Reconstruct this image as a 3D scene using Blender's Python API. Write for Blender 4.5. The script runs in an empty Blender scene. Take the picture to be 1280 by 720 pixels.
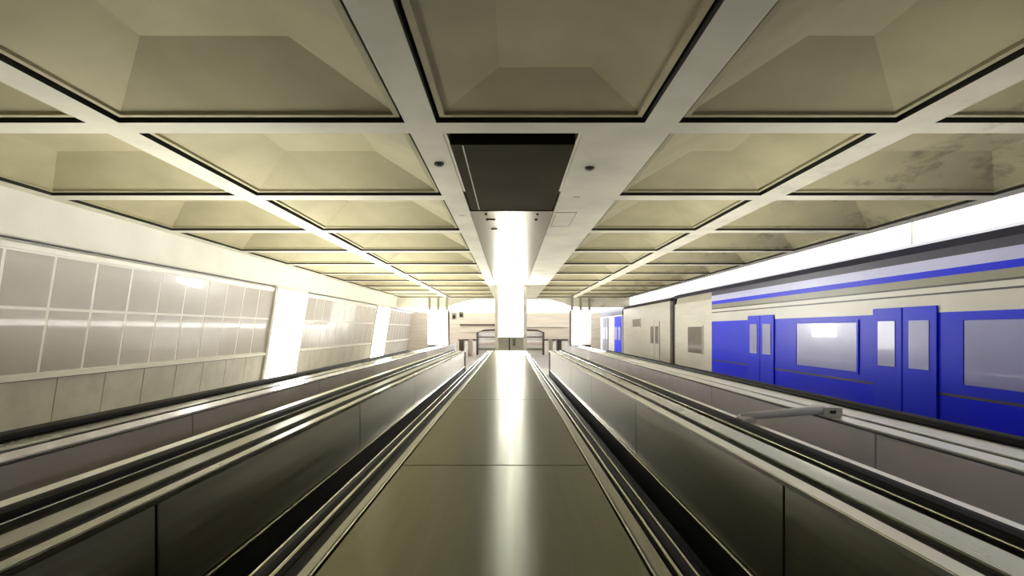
import bpy, bmesh, math, random
from mathutils import Vector
random.seed(4)
S = bpy.context.scene
COL = S.collection
# ------------------------------------------------------------------ camera
cam = bpy.data.cameras.new('camera'); co = bpy.data.objects.new('camera', cam); COL.objects.link(co)
co.location = (0, 0, 1.6); co.rotation_euler = (math.pi/2, 0, 0)
cam.sensor_width = 36; cam.lens = 17.7; cam.shift_x = 0.0016; cam.shift_y = 0.0406
cam.clip_start = 0.05; cam.clip_end = 500
S.camera = co
S.view_settings.view_transform = 'Standard'; S.view_settings.look = 'None'
S.view_settings.gamma = 1; S.view_settings.use_curve_mapping = False
S.view_settings.exposure = 1.05
# ------------------------------------------------------------------ sky
SKY = 1.6
w = bpy.data.worlds.new('overcast'); S.world = w; w.use_nodes = True
bg = w.node_tree.nodes['Background']; bg.inputs[0].default_value = (1, .985, 1, 1); bg.inputs[1].default_value = SKY
# strengths of the place's lamps and of the added side troughs
COLUMN_LAMP = 20.0; WALL_LAMP = 8.0; ADDED_FILL = 12.0; ADDED_FILL_RIGHT = 6.8; SIGN_LAMP = .22

# ------------------------------------------------------------------ materials
def newmat(name):
    m = bpy.data.materials.new(name); m.use_nodes = True
    nt = m.node_tree; return m, nt, nt.nodes['Principled BSDF']
def noise_mix(nt, c1, c2, scale=(1,1,1), nscale=3.0, lo=.35, hi=.65, detail=5):
    tc = nt.nodes.new('ShaderNodeTexCoord'); mp = nt.nodes.new('ShaderNodeMapping')
    mp.inputs['Scale'].default_value = scale
    nz = nt.nodes.new('ShaderNodeTexNoise'); nz.inputs['Scale'].default_value = nscale; nz.inputs['Detail'].default_value = detail
    rp = nt.nodes.new('ShaderNodeValToRGB')
    rp.color_ramp.elements[0].position = lo; rp.color_ramp.elements[1].position = hi
    rp.color_ramp.elements[0].color = (*c1, 1); rp.color_ramp.elements[1].color = (*c2, 1)
    nt.links.new(tc.outputs['Object'], mp.inputs[0]); nt.links.new(mp.outputs[0], nz.inputs[0]); nt.links.new(nz.outputs[0], rp.inputs[0])
    return rp, nz
def steel(name, c, rough=.3, var=.1, scale=(1, .25, 9), metal=1.0, tan=None, aniso=.85):
    m, nt, p = newmat(name)
    c1 = tuple(x*(1-var) for x in c); c2 = tuple(min(1, x*(1+var)) for x in c)
    rp, nz = noise_mix(nt, c1, c2, scale, 4.0)
    nt.links.new(rp.outputs[0], p.inputs['Base Color'])
    mr = nt.nodes.new('ShaderNodeMapRange'); mr.inputs[3].default_value = rough*.8; mr.inputs[4].default_value = rough*1.2
    nt.links.new(nz.outputs[0], mr.inputs[0]); nt.links.new(mr.outputs[0], p.inputs['Roughness'])
    p.inputs['Metallic'].default_value = metal
    if tan:
        p.inputs['Anisotropic'].default_value = aniso
        cx = nt.nodes.new('ShaderNodeCombineXYZ')
        for q in range(3): cx.inputs[q].default_value = tan[q]
        nt.links.new(cx.outputs[0], p.inputs['Tangent'])
    return m
def plain(name, c, rough=.6, var=.08, nscale=4, spec=.5, scale=(1,1,1), coat=0):
    m, nt, p = newmat(name)
    rp, nz = noise_mix(nt, tuple(x*(1-var) for x in c), tuple(min(1, x*(1+var)) for x in c), scale, nscale)
    nt.links.new(rp.outputs[0], p.inputs['Base Color']); p.inputs['Roughness'].default_value = rough
    p.inputs['Specular IOR Level'].default_value = spec
    p.inputs['Coat Weight'].default_value = coat
    return m
def lamp(name, c, s):
    m, nt, p = newmat(name)
    p.inputs['Base Color'].default_value = (.8, .8, .8, 1)
    p.inputs['Emission Color'].default_value = (*c, 1); p.inputs['Emission Strength'].default_value = s
    return m
M = {}
M['steel'] = steel('brushed_steel', (.40, .39, .32), .27)
M['panel'] = steel('balustrade_panel_steel', (.36, .335, .265), .33, .06, tan=(0, 0, 1))
M['deck'] = steel('deck_steel', (.30, .295, .19), .34, .07, (9, .25, 1), tan=(0, 1, 0))
M['outer_panel'] = plain('outer_panel_enamel', (.58, .53, .51), .28, .06, 2, coat=.3)
M['outer_panel_right'] = plain('outer_panel_reflected_lilac', (.84, .80, .92), .25, .05, 2, coat=.3)  # lilac reflection of the train painted into the panel colour
M['trim'] = steel('polished_trim', (.78, .77, .70), .16, .05)
M['dull_trim'] = steel('dull_trim', (.36, .35, .29), .32, .08)
M['pale_trim'] = steel('pale_anodised_trim', (.80, .78, .70), .34, .05)
M['rubber'] = plain('black_rubber', (.006, .006, .006), .6, .2, spec=.15)
M['groove'] = plain('dark_groove', (.012, .012, .010), .6, .2)
M['belt'] = plain('dark_ribbed_metal', (.03, .03, .028), .45, .2)
M['gap_shade'] = plain('painted_gap_shade', (.022, .02, .012), .9, .2)  # near-black colour paints the shadow gap onto the beam sides
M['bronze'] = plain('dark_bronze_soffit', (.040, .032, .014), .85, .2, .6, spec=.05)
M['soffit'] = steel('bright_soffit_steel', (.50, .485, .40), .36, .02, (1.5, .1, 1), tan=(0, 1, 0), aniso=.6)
M['hole'] = plain('dark_fitting', (.02, .02, .02), .5)
M['floor'] = plain('platform_floor', (.30, .27, .23), .35, .1, 2)
M['ground'] = plain('track_ballast', (.16, .15, .14), .95, .3, 8)
M['white_wall'] = plain('cream_wall_paint', (.78, .77, .69), .6, .04, 1.5)
M['tile'] = plain('taupe_enamel_panel', (.47, .44, .40), .25, .04, 1.2, coat=.5)
M['grout'] = plain('pale_panel_joint', (.80, .79, .74), .5, .03)
M['plinth'] = plain('pale_stone_plinth', (.56, .54, .47), .5, .08, 3)
M['ledge'] = plain('pale_ledge', (.82, .81, .74), .4, .03)
M['far'] = plain('beige_stone_far', (.52, .46, .36), .7, .1, 2, scale=(.3, 1, 4))
M['brown'] = plain('brown_metal', (.07, .05, .04), .4)
M['pinkish'] = plain('pale_pink_panel', (.66, .55, .53), .5)
M['white'] = plain('white_plastic', (.93, .93, .96), .4, .02)
M['blue'] = plain('train_blue_paint', (.006, .022, .88), .35, .04, 1, spec=.2)
M['blue_deep'] = plain('train_bright_blue', (.004, .012, .95), .3, .04, 1, spec=.2)
M['lilac'] = plain('train_lilac_stripe', (.58, .60, .92), .3, .03, 1)
M['olive'] = plain('train_olive_band', (.25, .245, .17), .35, .1, 1)
M['cream'] = plain('train_cream_band', (.66, .645, .59), .35, .04, 1)
M['silver'] = steel('train_silver', (.62, .60, .52), .42, .06, (.3, .3, 4), .55)
M['dark_blue'] = plain('train_dark_roof', (.03, .03, .07), .35)
M['glass'] = plain('train_window_glass', (.30, .31, .62), .25, .10, .6, coat=.3)
M['dark_glass'] = plain('train_dark_window', (.16, .15, .12), .12, .1)
M['black'] = plain('black_metal', (.015, .015, .02), .4)
M['column_lamp'] = lamp('column_backlit_white', (1, .99, .95), COLUMN_LAMP)
M['wall_lamp'] = lamp('wall_backlit_white', (1, .99, .94), WALL_LAMP)
M['added_fill'] = lamp('added_fill_glow', (1, .97, .88), ADDED_FILL)
M['added_fill_right'] = lamp('added_fill_glow_right', (1, .96, .86), ADDED_FILL_RIGHT)
M['sign'] = lamp('sign_backlit', (1, 1, .95), SIGN_LAMP)
# ceiling concrete, with dark water stains towards the track side
def concrete(name, c):
    m, nt, p = newmat(name)
    rp, nz = noise_mix(nt, tuple(x*.88 for x in c), tuple(x*1.08 for x in c), (1,1,1), 1.6, .3, .7, 8)
    g = nt.nodes.new('ShaderNodeNewGeometry'); sx = nt.nodes.new('ShaderNodeSeparateXYZ')
    nt.links.new(g.outputs['Position'], sx.inputs[0])
    ms = nt.nodes.new('ShaderNodeMapRange'); ms.inputs[1].default_value = 2.8; ms.inputs[2].default_value = 5.5
    nt.links.new(sx.outputs[0], ms.inputs[0])
    st = nt.nodes.new('ShaderNodeTexNoise'); st.inputs['Scale'].default_value = 1.7; st.inputs['Detail'].default_value = 9; st.inputs['Roughness'].default_value = .72
    nt.links.new(g.outputs['Position'], st.inputs[0])
    r2 = nt.nodes.new('ShaderNodeValToRGB'); r2.color_ramp.elements[0].position = .53; r2.color_ramp.elements[1].position = .66
    nt.links.new(st.outputs[0], r2.inputs[0])
    mu = nt.nodes.new('ShaderNodeMath'); mu.operation = 'MULTIPLY'
    nt.links.new(ms.outputs[0], mu.inputs[0]); nt.links.new(r2.outputs[0], mu.inputs[1])
    m2 = nt.nodes.new('ShaderNodeMath'); m2.operation = 'MULTIPLY'; m2.inputs[1].default_value = .6
    nt.links.new(mu.outputs[0], m2.inputs[0])
    mx = nt.nodes.new('ShaderNodeMix'); mx.data_type = 'RGBA'
    nt.links.new(m2.outputs[0], mx.inputs[0]); nt.links.new(rp.outputs[0], mx.inputs[6]); mx.inputs[7].default_value = (.10, .09, .08, 1)
    nt.links.new(mx.outputs[2], p.inputs['Base Color'])
    p.inputs['Roughness'].default_value = .8
    b = nt.nodes.new('ShaderNodeBump'); b.inputs['Strength'].default_value = .12; b.inputs['Distance'].default_value = .02
    nt.links.new(nz.outputs[0], b.inputs['Height']); nt.links.new(b.outputs[0], p.inputs['Normal'])
    return m
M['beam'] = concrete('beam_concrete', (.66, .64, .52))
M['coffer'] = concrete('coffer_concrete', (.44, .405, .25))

# ------------------------------------------------------------------ helpers
def link(name, me, parent=None):
    o = bpy.data.objects.new(name, me); COL.objects.link(o)
    if parent: o.parent = parent
    return o
def tag(o, label=None, cat=None, group=None, kind=None):
    if label: o['label'] = label
    if cat: o['category'] = cat
    if group: o['group'] = group
    if kind: o['kind'] = kind
    return o
def empty(name, loc, label=None, cat=None, group=None):
    o = bpy.data.objects.new(name, None); COL.objects.link(o); o.location = loc; o.empty_display_size = .2
    return tag(o, label, cat, group)
class MB:
    """collects shapes in world coordinates; build() makes one mesh"""
    def __init__(s): s.v = []; s.f = []; s.m = []; s.mats = []
    def mi(s, mat):
        if mat not in s.mats: s.mats.append(mat)
        return s.mats.index(mat)
    def poly(s, pts, mat): 
        k = len(s.v); s.v += [tuple(p) for p in pts]; s.f.append(tuple(range(k, k+len(pts)))); s.m.append(s.mi(mat)); return s
    def box(s, x0, x1, y0, y1, z0, z1, mat):
        k = len(s.v)
        s.v += [(x, y, z) for z in (z0, z1) for y in (y0, y1) for x in (x0, x1)]
        for f in ((0,2,3,1),(4,5,7,6),(0,1,5,4),(2,6,7,3),(0,4,6,2),(1,3,7,5)):
            s.f.append(tuple(k+i for i in f)); s.m.append(s.mi(mat))
        return s
    def prism_y(s, prof, y0, y1, mat, mats=None):
        """closed profile of (x,z) extruded along y"""
        n = len(prof); k = len(s.v)
        s.v += [(x, y0, z) for x, z in prof] + [(x, y1, z) for x, z in prof]
        for i in range(n):
            j = (i+1) % n
            s.f.append((k+i, k+j, k+n+j, k+n+i)); s.m.append(s.mi(mats[i] if mats else mat))
        s.f.append(tuple(k+i for i in reversed(range(n)))); s.m.append(s.mi(mat))
        s.f.append(tuple(k+n+i for i in range(n))); s.m.append(s.mi(mat))
        return s
    def tube(s, pts, r, mat, n=10, r2=None):
        pts = [Vector(p) for p in pts]; rings = []
        for i, p in enumerate(pts):
            d = (pts[min(i+1, len(pts)-1)] - pts[max(i-1, 0)]).normalized()
            a = Vector((0,0,1)) if abs(d.z) < .9 else Vector((1,0,0))
            u = d.cross(a).normalized(); v = d.cross(u)
            t = i/(len(pts)-1); rr = r if r2 is None else r + (r2-r)*t
            k = len(s.v); rings.append(k)
            s.v += [tuple(p + u*rr*math.cos(2*math.pi*q/n) + v*rr*math.sin(2*math.pi*q/n)) for q in range(n)]
        for a, b in zip(rings, rings[1:]):
            for q in range(n):
                s.f.append((a+q, a+(q+1)%n, b+(q+1)%n, b+q)); s.m.append(s.mi(mat))
        s.f.append(tuple(rings[0]+q for q in reversed(range(n)))); s.m.append(s.mi(mat))
        s.f.append(tuple(rings[-1]+q for q in range(n))); s.m.append(s.mi(mat))
        return s
    def build(s, name, parent=None, bevel=0, seg=2, smooth=False):
        me = bpy.data.meshes.new(name)
        off = parent.matrix_basis.translation.copy() if parent is not None else Vector((0,0,0))
        q = parent.parent if parent is not None else None
        while q is not None: off += q.matrix_basis.translation; q = q.parent
        me.from_pydata([tuple(Vector(p)-off) for p in s.v], [], s.f)
        for mt in s.mats: me.materials.append(mt)
        me.polygons.foreach_set('material_index', s.m)
        bm = bmesh.new(); bm.from_mesh(me); bmesh.ops.recalc_face_normals(bm, faces=bm.faces)
        if bevel: bmesh.ops.bevel(bm, geom=bm.edges[:], offset=bevel, segments=seg, affect='EDGES', clamp_overlap=True)
        bm.to_mesh(me); bm.free()
        if smooth: me.polygons.foreach_set('use_smooth', [True]*len(me.polygons))
        me.update()
        return link(name, me, parent)
def tree_parent(o): return o

H = 1.9                       # ceiling above the eye
ZC = 3.5                      # ceiling beam underside
P = 2.513                     # bay length
Y0 = 4.75                     # first cross beam in view
YE = 14.8                     # far end of the moving ramps

# ================================================================== SETTING
fl = MB(); fl.box(-9, 6.3, -5, 40, -.25, 0, M['floor']); tag(fl.build('floor'), kind='structure')
gd = MB(); gd.box(-60, 80, -5, 90, -1.4, -1.15, M['ground']); tag(gd.build('floor_trackbed'), kind='structure')
pe = MB(); pe.box(6.0, 6.3, -5, 40, -1.15, -.25, M['plinth']); tag(pe.build('wall_platform_edge'), kind='structure')

# ---- ceiling: beams and slab in one structure, coffers as its children
XL = [(-6.74, -6.50), (-3.9, -3.6), (-.97, -.68), (1.235, 1.545), (3.55, 3.9), (6.86, 7.12)]
HB = .13*H/2
ks = list(range(-4, 11))
YB0 = Y0 + ks[0]*P - HB; YB1 = Y0 + ks[-1]*P + HB
ce = MB()
ce.box(-6.74, 7.12, YB0, YB1, ZC+.62, ZC+.8, M['beam'])
for i, (a, b) in enumerate(XL):
    ce.prism_y([(a, ZC), (b, ZC), (b, ZC+.62), (a, ZC+.62)], YB0, YB1, M['gap_shade'], [M['beam'], M['gap_shade'], M['gap_shade'], M['gap_shade']])
# the beams beside the channel are wider beyond the first cross beam
ce.prism_y([(-.681, ZC), (-.655, ZC), (-.655, ZC+.62), (-.681, ZC+.62)], Y0+HB, YB1, M['beam'])
ce.prism_y([(.70, ZC), (1.236, ZC), (1.236, ZC+.62), (.70, ZC+.62)], Y0+HB, YB1, M['beam'])
for k in ks:
    y = Y0 + k*P
    for i in range(5):
        x0, x1 = XL[i][1], XL[i+1][0]
        if i == 2 and k > 0: continue
        k0 = len(ce.v)
        ce.v += [(x, yy, z) for z in (ZC, ZC+.62) for yy in (y-HB, y+HB) for x in (x0, x1)]
        for f, mt in (((0,2,3,1), 'beam'), ((0,1,5,4), 'gap_shade'), ((2,6,7,3), 'gap_shade')):
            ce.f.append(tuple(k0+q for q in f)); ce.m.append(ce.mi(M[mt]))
ceil = tag(ce.build('ceiling'), kind='structure')
# arched fascia closing the far end
ar = MB()
N = 24
for q in range(N):
    xa, xb = -6.74 + 13.86*q/N, -6.74 + 13.86*(q+1)/N
    def zb(x):
        t = min(1, abs(x-.0)/3.8)
        return 3.42 - .50*max(0, (t-.55)/.45)**1.6
    z0, z1 = zb(xa), zb(xb)
    ar.prism_y([(xa, z0), (xb, z1), (xb, 4.3), (xa, 4.3)], YB1, YB1+.3, M['beam'])
tag(ar.build('trim_1'), kind='structure')

def coffer_mesh(x0, x1, y0, y1, ins=.66, rise=.33):
    """sunken frustum pan with a flat rim, hung a little above the beam undersides"""
    b = MB(); g = .035; zr = ZC+.035; rim = .05
    ax0, ax1, ay0, ay1 = x0+g, x1-g, y0+g, y1-g
    c = [(ax0, ay0), (ax1, ay0), (ax1, ay1), (ax0, ay1)]
    def ring(d, z): return [(ax0+d, ay0+d, z), (ax1-d, ay0+d, z), (ax1-d, ay1-d, z), (ax0+d, ay1-d, z)]
    R = [ring(0, zr+.12), ring(0, zr), ring(rim, zr), ring(rim, zr+.03), ring(rim+min(ins, (x1-x0)*.34), zr+.03+rise)]
    for A, B in zip(R, R[1:]):
        for q in range(4):
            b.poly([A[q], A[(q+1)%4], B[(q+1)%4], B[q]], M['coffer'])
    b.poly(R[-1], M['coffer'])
    return b
for i in range(5):
    x0, x1 = XL[i][1], XL[i+1][0]
    proto = None
    for k in ks[:-1]:
        if i == 2 and k >= 0: continue
        ya, yb = Y0+k*P+HB, Y0+(k+1)*P-HB
        if proto is None:
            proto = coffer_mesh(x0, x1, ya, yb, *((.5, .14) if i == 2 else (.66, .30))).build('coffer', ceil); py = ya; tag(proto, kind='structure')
        else:
            c = proto.copy(); COL.objects.link(c); c.parent = ceil; c.location = (0, ya-py, 0)
# ---- channel soffit between the two central beams
so = empty('ceiling_duct', (.02, 13, ZC-.0), 'steel-clad ceiling duct running between the two central concrete beams, dark near end', 'ceiling duct')
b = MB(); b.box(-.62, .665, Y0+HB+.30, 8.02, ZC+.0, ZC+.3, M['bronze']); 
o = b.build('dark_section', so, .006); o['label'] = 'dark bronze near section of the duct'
b = MB(); b.box(-.50, -.485, Y0+HB+.32, 8.0, ZC-.006, ZC+.004, M['dull_trim']); b.build('seam_strip', so)
b = MB(); b.box(-.655, -.625, Y0+HB+.02, 7.0, ZC+.02, ZC+.1, M['pale_trim']); b.build('edge_angle', so)
b = MB(); b.box(.67, .70, Y0+HB+.02, 7.0, ZC+.02, ZC+.1, M['pale_trim']); b.build('edge_angle', so)
b = MB(); b.box(-.645, .69, 8.03, 8.55, ZC-.012, ZC+.3, M['soffit']); b.build('end_plate', so, .004)
b = MB(); b.box(-.645, .69, 8.56, 21.5, ZC-.004, ZC+.3, M['soffit']); b.build('bright_section', so, .004)
for x in (-.40, .44):
    for y in (8.2, 8.62):
        b = MB(); b.tube([(x, y, ZC-.035), (x, y, ZC+.0)], .022, M['hole'], 10); b.build('bolt', so)
b = MB(); b.box(-.40, -.26, 8.64, 8.66, ZC-.02, ZC+.0, M['hole']); b.build('slot', so)
b = MB(); b.box(-.36, -.24, 9.45, 9.47, ZC-.02, ZC+.0, M['hole']); b.build('slot', so)
# fittings on the beams
for x, y, ww in ((-.815, 5.75, .055), (.93, 5.9, .055)):
    b = MB(); b.tube([(x, y, ZC-.02), (x, y, ZC+.01)], .055, M['hole'], 16); b.tube([(x, y, ZC-.035), (x, y, ZC-.02)], .03, M['black'], 12)
    side = 'left' if x < 0 else 'right'
    tag(b.build('round_beam_fitting'), 'small dark round fitting in the concrete beam on the %s of the duct' % side, 'ceiling fitting')  # dark unlit fitting, not a lamp
b = MB(); b.box(.74, 1.08, 8.15, 8.17, ZC-.008, ZC+.002, M['dull_trim']); b.box(.74, 1.08, 9.25, 9.27, ZC-.008, ZC+.002, M['dull_trim'])
b.box(.74, .755, 8.15, 9.27, ZC-.008, ZC+.002, M['dull_trim']); b.box(1.065, 1.08, 8.15, 9.27, ZC-.008, ZC+.002, M['dull_trim'])
b.box(.756, 1.064, 8.171, 9.249, ZC-.004, ZC+.002, M['beam'])
tag(b.build('access_hatch'), 'square access hatch in the concrete beam right of the duct', 'hatch')
for x, y in ((-.80, 8.35), (.95, 7.2)):
    b = MB(); b.box(x-.05, x+.05, y, y+.02, ZC-.006, ZC+.002, M['dull_trim']); b.box(x-.05, x+.05, y+.03, y+.04, ZC-.004, ZC+.002, M['dull_trim'])
    tag(b.build('vent_slot'), 'tiny slot fitting on the %s central ceiling beam' % ('left' if x < 0 else 'right'), 'ceiling fitting')

# ---- left wall, leaning inwards as it rises
LEAN = .16
def wx(z): return -6.72 - LEAN*(3.5-z)
def wall_slab(b, y0, y1, z0, z1, out, mat):
    """slab following the leaning wall, its face standing `out` proud"""
    b.prism_y([(wx(z0)+out, z0), (wx(z1)+out, z1), (wx(z1)-.02, z1), (wx(z0)-.02, z0)], y0, y1, mat)
wl = MB()
wl.prism_y([(wx(0), 0), (wx(4.3), 4.3), (wx(4.3)-.5, 4.3), (wx(0)-.5, 0)], -5, 40, M['white_wall'])
wall = tag(wl.build('wall_left'), kind='structure')
PW = .775
bays = [(-2.45, 14.5), (17.0, 25.6), (28.6, 38.0)]
for bi, (ya, yb) in enumerate(bays):
    b = MB(); wall_slab(b, ya, yb, .93, 2.72, .027, M['grout']); n = round((yb-ya)/PW); pw = (yb-ya)/n
    for q in range(n):
        for (z0, z1) in ((.96, 1.885), (1.93, 2.69)):
            wall_slab(b, ya+q*pw+.026, ya+(q+1)*pw-.026, z0, z1, .03, M['tile'])
    tag(b.build('wall_left_tiles'), kind='structure')
    b = MB(); wall_slab(b, ya, yb, .86, .93, .09, M['ledge']); wall_slab(b, ya, yb, 2.72, 2.80, .05, M['ledge']); wall_slab(b, ya, yb, 2.84, 2.862, .03, M['hole'])
    wall_slab(b, ya, yb, .845, .86, .045, M['hole'])
    tag(b.build('trim_%d' % (bi+2)), kind='structure')
    b = MB(); n = round((yb-ya)/.95); pw = (yb-ya)/n
    for q in range(n): wall_slab(b, ya+q*pw+.008, ya+(q+1)*pw-.008, .02, .845, .035, M['plinth'])
    tag(b.build('baseboard_left' if bi == 0 else 'baseboard_left_%d' % bi), kind='structure')
b = MB(); wall_slab(b, 14.5, 14.62, 0.02, 2.86, .10, M['plinth']); tag(b.build('trim_5'), kind='structure')
for (ya, yb), lab in (((14.7, 16.8), 'tall white backlit panel in the left wall, nearer of the two'), ((25.8, 28.4), 'tall white backlit panel in the left wall, farther of the two')):
    t = empty('wall_light_panel', (wx(.3), (ya+yb)/2, .1), lab, 'light panel', 'backlit panels in the left wall')
    b = MB(); wall_slab(b, ya, yb, .1, 2.78, .05, M['wall_lamp']); b.build('diffuser', t)
    b = MB(); wall_slab(b, ya-.06, ya-.005, .05, 2.82, .08, M['ledge']); wall_slab(b, yb+.005, yb+.06, .05, 2.82, .08, M['ledge']); wall_slab(b, ya-.06, yb+.06, 2.785, 2.83, .08, M['ledge']); b.build('frame', t)
b = MB(); b.box(-7.3, 8, -5.3, -5, -1.15, 4.3, M['plinth']); tag(b.build('wall_back_sky_block'), kind='structure')  # unseen wall added behind the camera to keep sky light out

# ================================================================== MOVING RAMPS
YS = -1.2
def handrail(x0, x1, zt, parent, r=.26):
    """rubber handrail: rounded section swept flat, then down around the far newel"""
    xc = (x0+x1)/2; hw = (x1-x0)/2; t = .03
    path = [(YS, zt, 0.0)]
    path.append((YE-.02, zt, 0))
    for q in range(1, 13):
        a = math.pi*q/12
        path.append((YE-.02+r*math.sin(a), zt-r+r*math.cos(a), a))
    path.append((YE-.6, zt-2*r, math.pi))
    sec = []
    for q in range(12):
        a = 2*math.pi*q/12
        ca, sa = math.cos(a), math.sin(a)
        sec.append((hw*math.copysign(abs(ca)**.5, ca), t*math.copysign(abs(sa)**.6, sa)-t))
    b = MB(); n = len(sec); rings = []
    for (y, z, a) in path:
        k = len(b.v); rings.append(k)
        for sx_, sn in sec: b.v.append((xc+sx_, y+math.sin(a)*sn, z+math.cos(a)*sn))
    for A, B in zip(rings, rings[1:]):
        for q in range(n): b.f.append((A+q, A+(q+1)%n, B+(q+1)%n, B+q)); b.m.append(b.mi(M['rubber']))
    b.f.append(tuple(rings[0]+q for q in range(n))); b.m.append(0); b.f.append(tuple(rings[-1]+q for q in range(n))); b.m.append(0)
    o = b.build('handrail', parent)
    o['label'] = 'black rubber handrail'
    return o
def strip(name, x0, x1, z0, z1, mat, parent, y0=YS, y1=YE, bev=.004):
    b = MB(); b.box(min(x0,x1), max(x0,x1), y0, y1, z0, z1, M[mat]); return b.build(name, parent, bev)
def panels(sgn_x, th, z0, z1, joints, mat, parent, name='side_panel'):
    """row of vertical panels whose visible face is at sgn_x, body behind it by th"""
    js = [YS] + joints + [YE]
    for a, c in zip(js, js[1:]):
        b = MB(); b.box(min(sgn_x, sgn_x+th), max(sgn_x, sgn_x+th), a+.007, c-.007, z0, z1, M[mat]); b.build(name, parent, .003, 1)
ZD = .98
# ---- central divider
cd = empty('escalator_divider', (-.07, 6.8, 0), 'flat brushed steel divider deck in the middle, black handrail along each side', 'escalator balustrade')
js = [YS, 2.30, 4.45, 6.6, 8.75, 10.9, YE]
for a, c in zip(js, js[1:]):
    b = MB(); b.box(-.495, .355, a+.004, c-.004, ZD-.03, ZD, M['deck']); b.build('deck_plate', cd, .003, 1)
strip('deck_core', -.56, .42, .30, ZD-.035, 'groove', cd, bev=0)
for s, e, gp, gv, b0, b1, h1, t1 in ((-1, -.50, .043, .090, .092, .104, .153, .163), (1, .36, .052, .060, .063, .072, .112, .120)):
    strip('trim_strip', e, e+s*.006, ZD-.03, ZD+.003, 'trim', cd, bev=.001)
    strip('guide_plate', e+s*.010, e+s*gp, ZD-.03, ZD-.002, 'dull_trim', cd)
    strip('groove_strip', e+s*gp, e+s*gv, ZD-.06, ZD-.02, 'groove', cd, bev=0)
    strip('trim_strip', e+s*b0, e+s*b1, ZD-.03, ZD+.008, 'trim', cd)
    handrail(*sorted((e+s*(b1+.003), e+s*(h1-.002))), ZD+.006, cd)
    strip('trim_strip', e+s*(h1+.002), e+s*t1, ZD-.08, ZD-.002, 'trim', cd, bev=.002)
    strip('skirt_panel', e+s*.06, e+s*(t1-.02), .30, ZD-.08, 'panel', cd, bev=0)
# ---- middle balustrades
def middle(s, e, lab, joints, Hs, wlip, d0, d1, hr0, hr1, out):
    """s: side sign; e: |x| of the inner panel; Hs: depth of inner bright strip below the eye"""
    t = empty('escalator_balustrade', (s*(e+out)/2, 6.8, 0), lab, 'escalator balustrade', 'steel escalator balustrades')
    f = lambda a: s*a
    panels(f(e), s*.04, 1.6-Hs+.015, ZD-.03, joints, 'panel', t)
    strip('lip_strip', f(e-.012), f(wlip), ZD-.028, ZD, 'steel' if s < 0 else 'pale_trim', t)
    strip('groove_strip', f(wlip), f(d0), ZD-.10, ZD-.02, 'groove', t, bev=0)
    strip('deck_strip', f(d0), f(d1), ZD-.06, ZD, 'dull_trim' if s < 0 else 'steel', t)
    strip('rail_base', f(d1), f(out-.16), ZD-.12, ZD-.03, 'groove', t, bev=0)
    strip('guide_strip', f(hr0-.022), f(hr0-.010), ZD-.03, ZD+.012, 'trim', t)
    handrail(*sorted((f(hr0), f(hr1))), ZD+.03, t)
    strip('outer_strip', f(hr1+.012), f(out), ZD-.10, ZD-.012, 'pale_trim', t)
    strip('core', f(e+.045), f(out-.05), .0, ZD-.125, 'groove', t, y1=YE-.35, bev=0)
    panels(f(out-.045), s*.04, .30, ZD-.105, joints, 'outer_panel', t)
    # inner bright strip and dark skirt
    strip('trim_strip', f(e-.015), f(e+.03), 1.6-Hs-.005, 1.6-Hs+.010, 'trim', t)
    strip('skirt_panel', f(e+.005), f(e+.04), .0, 1.6-Hs-.008, 'belt', t, bev=0)
    # newel end plate
    b = MB(); b.box(*sorted((f(e-.01), f(out))), YE+.002, YE+.05, .0, ZD-.02, M['brown']); b.build('end_plate', t, .01)
    strip('end_trim', f(e-.014), f(e-.001), .05, ZD-.035, 'brown', t, y0=YE-.30, y1=YE, bev=.002)
    return t
middle(-1, 1.32, 'brushed steel escalator balustrade immediately left of the central divider, black handrail on top', [1.88, 4.42, 6.96, 9.5, 12.04], 1.07, 1.365, 1.44, 1.54, 1.62, 1.71, 1.88)
middle(1, 1.14, 'brushed steel escalator balustrade immediately right of the central divider, black handrail on top', [2.10, 4.57, 7.05, 9.5, 12.0], 1.16, 1.20, 1.26, 1.39, 1.44, 1.525, 1.66)
# ---- outer balustrades
ZO = .95
def outer(s, e, lab, joints, rails):
    t = empty('escalator_balustrade', (s*(e+.4), 6.8, 0), lab, 'escalator balustrade', 'steel escalator balustrades')
    f = lambda a: s*a
    panels(f(e), s*.04, .42, ZO-.012, joints, 'outer_panel' if s < 0 else 'outer_panel_right', t)
    strip('groove_line', f(e-.001), f(e+.03), ZO-.011, ZO-.004, 'groove', t, bev=0)  # thin dark groove strip along the panel top
    for (a, c, m, dz) in rails: strip('deck_strip', f(a), f(c), ZO-.05, ZO+dz, m, t)
    handrail(*sorted((f(rails[-1][1]+.01), f(rails[-1][1]+.15))), ZO+.04, t)
    o_ = rails[-1][1]+.16
    strip('rail_base', f(e+.045), f(o_), ZO-.12, ZO-.055, 'groove', t, bev=0)
    strip('core', f(e+.045), f(o_-.05), .0, ZO-.125, 'groove', t, y1=YE-.35, bev=0)
    strip('back_panel', f(o_-.045), f(o_), .0, ZO-.125, 'outer_panel', t)
    strip('ledge_strip', f(e-.05), f(e-.002), .40, .42, 'pale_trim', t)
    b = MB(); b.box(*sorted((f(e), f(o_))), YE+.002, YE+.05, .0, ZO-.05, M['dull_trim']); b.build('end_plate', t, .01)
    return t
outer(-1, 2.46, 'escalator balustrade along the left wall, bright twin deck strips and black handrail', [3.9, 6.5, 9.1, 11.7],
      [(2.505, 2.67, 'trim', 0), (2.675, 2.72, 'groove', -.01), (2.725, 2.92, 'steel', 0)])
outer(1, 2.32, 'escalator balustrade nearest the train, pale twin deck strips and black handrail', [3.2, 5.8, 8.4, 11.0],
      [(2.365, 2.51, 'pale_trim', 0), (2.515, 2.56, 'groove', -.01), (2.565, 2.80, 'pale_trim', 0)])
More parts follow.
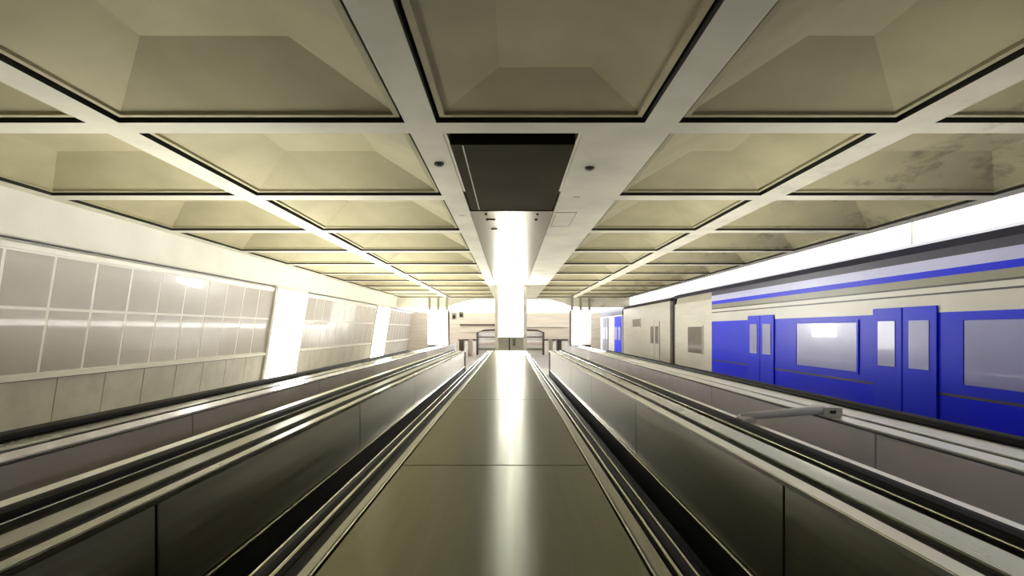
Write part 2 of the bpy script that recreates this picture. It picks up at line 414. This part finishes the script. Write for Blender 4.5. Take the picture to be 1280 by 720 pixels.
# ---- ribbed treads in the four lanes
for x0, x1, z, lab in ((-1.27, -.60, .28, 'dark ribbed escalator tread belt immediately left of the central divider'),
                       (.46, 1.10, .28, 'dark ribbed escalator tread belt immediately right of the central divider'),
                       (-2.44, -1.90, .34, 'dark ribbed escalator tread belt nearest the left wall'),
                       (1.68, 2.30, .34, 'dark ribbed escalator tread belt nearest the train')):
    b = MB(); b.box(x0, x1, YS, YE, .0, z-.012, M['belt'])
    n = int((x1-x0)/.03)
    for q in range(n): 
        xa = x0+.01+q*(x1-x0-.02)/n; b.box(xa, xa+.014, YS, YE, z-.012, z, M['belt'])
    tag(b.build('escalator_treads'), lab, 'escalator steps', 'escalator tread belts')
# ---- white arm lying across the right outer lane
t = empty('barrier_arm', (2.0, 3.65, .98), 'white plastic arm laid across the gap between the two right balustrades', 'barrier arm')
b = MB(); b.tube([(1.60, 3.50, .995), (1.72, 3.52, 1.0), (2.22, 3.72, 1.0), (2.36, 3.80, .995)], .022, M['white'], 10, .036); b.build('bar', t, smooth=True)
b = MB(); b.box(2.33, 2.47, 3.74, 3.90, .952, 1.02, M['white']); b.box(2.37, 2.42, 3.735, 3.741, .975, 1.0, M['hole']); b.build('clamp', t, .012)
b = MB(); b.box(1.58, 1.655, 3.38, 3.53, .97, 1.0, M['white']); b.build('foot', t, .008)

# ================================================================== COLUMN
c = empty('lit_column', (.02, 21.8, 0), 'square steel-edged column with a glowing white front at the end of the central divider', 'column')
b = MB(); b.box(-.66, .70, 21.55, 22.4, 0, ZC+.6, M['pale_trim']); b.build('shaft', c)
b = MB(); b.box(-.50, .54, 21.50, 21.549, 1.30, ZC-.06, M['column_lamp']); b.build('light_panel', c)
b = MB(); b.box(-.66, -.505, 21.49, 21.549, 0, ZC-.01, M['plinth']); b.box(.545, .70, 21.49, 21.549, 0, ZC-.01, M['plinth']); b.build('edge_trim', c)
b = MB(); b.box(-.50, .54, 21.49, 21.549, .3, 1.28, M['pale_trim']); b.box(-.07, -.02, 21.47, 21.489, .5, 1.25, M['hole']); b.box(.10, .22, 21.47, 21.489, .9, 1.2, M['dull_trim']); b.build('service_panel', c)
b = MB(); b.box(-.74, .78, 21.42, 21.489, 0, .55, M['brown']); b.build('base', c)

# ================================================================== HANGING SIGN BOXES
for s, xc, lab in ((-1, -4.15, 'white backlit box hanging from the ceiling beside the left wall at the far end'), (1, 4.05, 'white backlit box hanging from the ceiling beside the train at the far end')):
    yb = 29.0
    t = empty('sign_box', (xc, yb, .65), lab, 'light box', 'white boxes hanging at the far end')
    b = MB(); b.box(xc-.58, xc+.58, yb-.22, yb+.22, .72, 2.72, M['sign']); b.build('light_body', t, .05, 3)
    b = MB(); b.box(xc-.56, xc+.56, yb-.20, yb+.20, .62, .715, M['black']); b.build('base_plate', t, .02)
    b = MB(); b.box(xc-s*.60-.03, xc-s*.60+.03, yb-.2, yb+.2, .66, 2.7, M['brown']); b.build('side_rail', t, .01)
    for dx in (-.5, 0, .5):
        b = MB(); b.box(xc+dx-.07, xc+dx+.07, yb-.05, yb+.05, 2.725, ZC+.03, M['dull_trim']); b.build('hanger', t)

# ================================================================== FAR HALL
b = MB(); b.box(-9, 6.25, 35, 35.6, -.25+.25, 2.78, M['far']); tag(b.build('wall_far'), kind='structure')
b = MB()
b.box(-3.5, -.6, 34.9, 34.999, 1.86, 1.98, M['brown']); b.box(-3.5, -.6, 34.9, 34.999, 1.45, 1.50, M['plinth'])
b.box(-3.6, 4.0, 34.88, 34.999, .84, .94, M['brown']); b.box(.8, 4.0, 34.9, 34.999, 1.78, 1.84, M['plinth']); b.box(-3.6, 4.0, 34.9, 34.999, .0, .8, M['plinth'])
tag(b.build('trim_6'), kind='structure')
t = empty('gate_frame', (0, 32, 0), 'dark thin-framed portal with pale panels behind the lit column', 'gate')
b = MB()
b.tube([(-2.1, 32, 0), (-2.1, 32, 1.42), (-1.7, 32, 1.55), (0, 32, 1.62), (1.7, 32, 1.55), (2.1, 32, 1.42), (2.1, 32, 0)], .07, M['brown'], 8); b.build('frame', t)
b = MB(); b.box(-2.03, 2.03, 32.08, 32.14, .02, 1.4, M['white']); b.build('infill_panel', t)
b = MB(); b.box(-2.03, 2.03, 32.0, 32.07, 1.1, 1.16, M['brown']); b.box(-2.03, 2.03, 32.0, 32.07, .62, .78, M['pinkish']); b.box(-2.03, 2.03, 32.0, 32.07, .3, .42, M['dull_trim']); b.build('rail', t)
for x, y, h_, mt, lab in ((-2.95, 30.6, 1.0, 'brown', 'dark fare gate post left of the portal frame'), (-2.45, 31, .95, 'pinkish', 'pale pink fare gate cabinet left of the portal frame'),
                         (2.45, 31, .95, 'far', 'tan fare gate cabinet right of the portal frame'), (2.95, 30.6, 1.0, 'brown', 'dark fare gate post right of the portal frame')):
    t = empty('fare_gate', (x, y, 0), lab, 'fare gate', 'fare gates at the far end')
    b = MB(); b.box(x-.13, x+.13, y-.4, y+.4, 0, h_, M[mt]); b.build('cabinet', t, .03)
    b = MB(); b.box(x-.10, x+.10, y-.3, y+.3, h_+.002, h_+.04, M['dull_trim']); b.build('top_plate', t, .01)
# two small dark pendants at left of the opening
for x, z in ((-3.35, 2.35), (-2.92, 2.45)):
    t = empty('hanging_speaker', (x, 30.1, 3.0), 'small dark pendant %s of the pair hanging by the left white box' % ('left' if x < -3 else 'right'), 'pendant', 'small dark pendants by the left box')
    b = MB(); b.box(x-.13, x+.13, 29.97, 30.2, z-.15, z+.22, M['dull_trim']); b.box(x-.08, x+.08, 29.95, 29.969, z-.1, z+.1, M['black']); b.build('body', t)
    b = MB(); b.tube([(x, 30.08, z+.22), (x, 30.08, 3.5)], .02, M['dull_trim'], 6); b.build('rod', t)
# dark jamb at the end of the left wall
t = empty('door_frame', (-6.5, 38.6, 0), 'dark-footed pale door frame where the left wall ends', 'door frame')
b = MB(); b.box(-6.75, -6.45, 38.2, 38.6, 0, 2.6, M['dull_trim']); b.box(-6.0, -5.8, 38.2, 38.6, 0, 2.6, M['dull_trim']); b.box(-6.75, -5.8, 38.2, 38.6, 2.6, 2.8, M['plinth']); b.build('jamb', t)
b = MB(); b.box(-6.45, -6.0, 38.1, 38.19, 0, .95, M['black']); b.build('kick_plate', t)

# ================================================================== ADDED FILL LIGHTS, unseen behind the outer balustrades, to brighten the ceiling
def added_fill(xc, ya, yb, mat, lab):
    t = empty('added_fill_light', (xc, (ya+yb)/2, 0), lab, 'added fill light')
    b = MB(); b.prism_y([(xc-.2, 0), (xc+.2, 0), (xc+.25, .70), (xc+.22, .70), (xc+.2, .5), (xc-.2, .5), (xc-.22, .70), (xc-.25, .70)], ya, yb, M['white']); b.build('added_fill_housing', t)
    n = round((yb-ya)/3.1); st = (yb-ya)/n
    for q in range(n):
        b = MB(); b.box(xc-.19, xc+.19, ya+st*q+.03, ya+st*(q+1)-.03, .505, .56, M[mat]); b.build('diffuser', t)  # glowing strips of the added fill light
added_fill(-3.75, 4.7, 32.5, 'added_fill', 'added unseen fill light trough between the left balustrade and the left wall')
added_fill(3.75, 4.1, 32.0, 'added_fill_right', 'added unseen fill light trough between the right balustrade and the train')
# ================================================================== TRAIN
XT = 6.72
def car(ya, yb, lab, bands, name='train_car', windows=None, doors=None, roof='dark_blue', split=None, dz=1.98):
    t = empty(name, (XT+1.3, (ya+yb)/2, -1.1), lab, 'train car', 'cars of the train')
    for (z0, z1, mt, nm) in bands:
        b = MB(); b.box(XT, XT+2.7, ya, split or yb, z0, z1, M[mt]); o = b.build(nm, t)
    zt = bands[0][1]
    if split:
        b = MB(); b.box(XT, XT+2.7, split+.001, yb-.35, 0, 2.62, M['silver']); b.prism_y([(XT, 2.62), (XT+.05, 2.86), (XT+2.65, 2.86), (XT+2.7, 2.62)], split+.001, yb-.5, M['silver'])
        b.poly([(XT, yb-.35, 0), (XT+.3, yb, 0), (XT+.3, yb, 2.4), (XT, yb-.35, 2.62)], M['silver']); b.poly([(XT+.3, yb, 0), (XT+2.4, yb, 0), (XT+2.4, yb, 2.4), (XT+.3, yb, 2.4)], M['silver'])
        b.poly([(XT, yb-.35, 2.62), (XT+.3, yb, 2.4), (XT+2.4, yb, 2.4), (XT+2.7, yb-.35, 2.62)], M['silver']); b.build('end_section', t)['label'] = 'silver end section'
    b = MB(); b.prism_y([(XT+.01, zt+.001), (XT+.06, zt+.13), (XT+.35, zt+.24), (XT+1.3, zt+.34), (XT+2.3, zt+.24), (XT+2.64, zt+.13), (XT+2.69, zt+.001)], ya+.02, yb-.02, M[roof]); b.build('roof', t)
    b = MB(); b.box(XT+.25, XT+2.4, ya+.3, yb-.3, -.75, bands[-1][0]-.001, M['black']); b.build('underframe', t)
    for yc in (ya+2.6, yb-2.6):
        b = MB(); b.box(XT+.4, XT+2.2, yc-1.2, yc+1.2, -.98, -.76, M['black'])
        bg_ = b.build('bogie', t)
        for dy in (-.8, .8):
            b = MB(); b.tube([(XT+.55, yc+dy, -.78), (XT+.68, yc+dy, -.78)], .36, M['black'], 20); b.tube([(XT+1.95, yc+dy, -.78), (XT+2.08, yc+dy, -.78)], .36, M['black'], 20); b.build('wheel', bg_)
    for (a, c_, z0, z1, mt) in (windows or []):
        b = MB(); b.box(XT-.012, XT+.01, a, c_, z0, z1, M[mt]); w_ = b.build('window', t, .005, 1)
        f = .05; b = MB()
        b.box(XT-.022, XT-.0, a-f, c_+f, z1, z1+f, M['blue' if mt == 'glass' else 'silver']); b.box(XT-.022, XT-.0, a-f, c_+f, z0-f, z0, M['blue' if mt == 'glass' else 'silver'])
        b.box(XT-.022, XT-.0, a-f, a, z0, z1, M['blue' if mt == 'glass' else 'silver']); b.box(XT-.022, XT-.0, c_, c_+f, z0, z1, M['blue' if mt == 'glass' else 'silver'])
        b.build('window_frame', w_)
    for (yc, wd, mt) in (doors or []):
        for sg in (-1, 1):
            a, c_ = (yc-wd/2, yc-.01) if sg < 0 else (yc+.01, yc+wd/2)
            b = MB(); b.box(XT-.03, XT-.001, a, c_, .0, dz, M[mt]); d_ = b.build('door', t, .008)
            b = MB(); b.box(XT-.04, XT-.031, a+.14, c_-.14, .95, 1.75, M['glass' if mt != 'silver' else 'dark_glass']); b.build('door_window', d_, .003, 1)
    return t
blue_bands = [(2.72, 2.86, 'dark_blue', 'roof_edge'), (2.54, 2.72, 'lilac', 'lilac_stripe'), (2.43, 2.54, 'blue', 'blue_stripe'), (2.30, 2.43, 'olive', 'olive_band'),
              (2.27, 2.30, 'black', 'rub_strip'), (2.18, 2.27, 'cream', 'cream_strip'), (2.15, 2.18, 'black', 'rub_strip'), (1.87, 2.15, 'cream', 'cream_band'),
              (.62, 1.87, 'blue', 'body_side'), (.58, .62, 'black', 'rub_strip'), (.0, .58, 'blue_deep', 'skirt')]
near_car = car(-4.0, 20.9, 'blue train car passing at the right, nearest the camera', blue_bands, split=16.8,
    windows=[(a, a+2.05, .78, 1.74, 'glass') for a in (-1.6, 2.4, 5.4, 9.75)] + [(17.6, 19.0, .75, 1.7, 'dark_glass')], doors=[(8.6, 1.4, 'blue'), (13.5, 1.4, 'blue')])
silver_bands = [(2.60, 2.80, 'silver', 'cant_rail'), (1.9, 2.599, 'silver', 'upper_side'), (.55, 1.9, 'silver', 'body_side'), (.0, .55, 'silver', 'skirt')]
car(21.2, 29.9, 'pale silver train car behind the blue one, with a single small dark window', silver_bands, roof='black',
    windows=[(26.0, 27.6, 1.75, 2.15, 'dark_glass')], doors=[(23.4, 1.5, 'silver')])
b2 = [(2.5, 2.75, 'dark_blue', 'roof_edge'), (.0, 2.5, 'cream', 'body_side')]
car(30.2, 43.5, 'farthest train car, pale with blue and purple doors', b2, doors=[(31.4, 2.0, 'blue'), (35.5, 2.0, 'dark_blue'), (38.6, 2.4, 'lilac')], dz=2.42)
# gangway bellows between the cars
for (ya, yb, lab) in ((20.91, 21.18, 'dark gangway between the blue car and the silver car'), (29.92, 30.18, 'dark gangway between the silver car and the farthest car')):
    b = MB(); b.box(XT+.12, XT+2.58, ya, yb, .1, 2.85, M['black']); tag(b.build('gangway_bellows'), lab, 'gangway')
# rails
for x in (XT+.6, XT+2.0):
    b = MB(); b.box(x-.035, x+.035, -5, 60, -1.148, -1.15+.001, M['dull_trim']); tag(b.build('track_rail'), 'steel running rail under the train, %s one' % ('nearer' if x < XT+1 else 'farther'), 'rail', 'rails under the train')
# pole beyond the train
t = empty('steel_pole', (9.9, 12.4, -1.15), 'thin grey pole standing beyond the train against the white sky', 'pole')
b = MB(); b.tube([(9.9, 12.4, -1.14), (9.9, 12.4, 6.5)], .03, M['dull_trim'], 10); b.build('shaft', t)
b = MB(); b.tube([(9.9, 12.4, -1.15), (9.9, 12.4, -1.0)], .14, M['dull_trim'], 12); b.build('base', t)
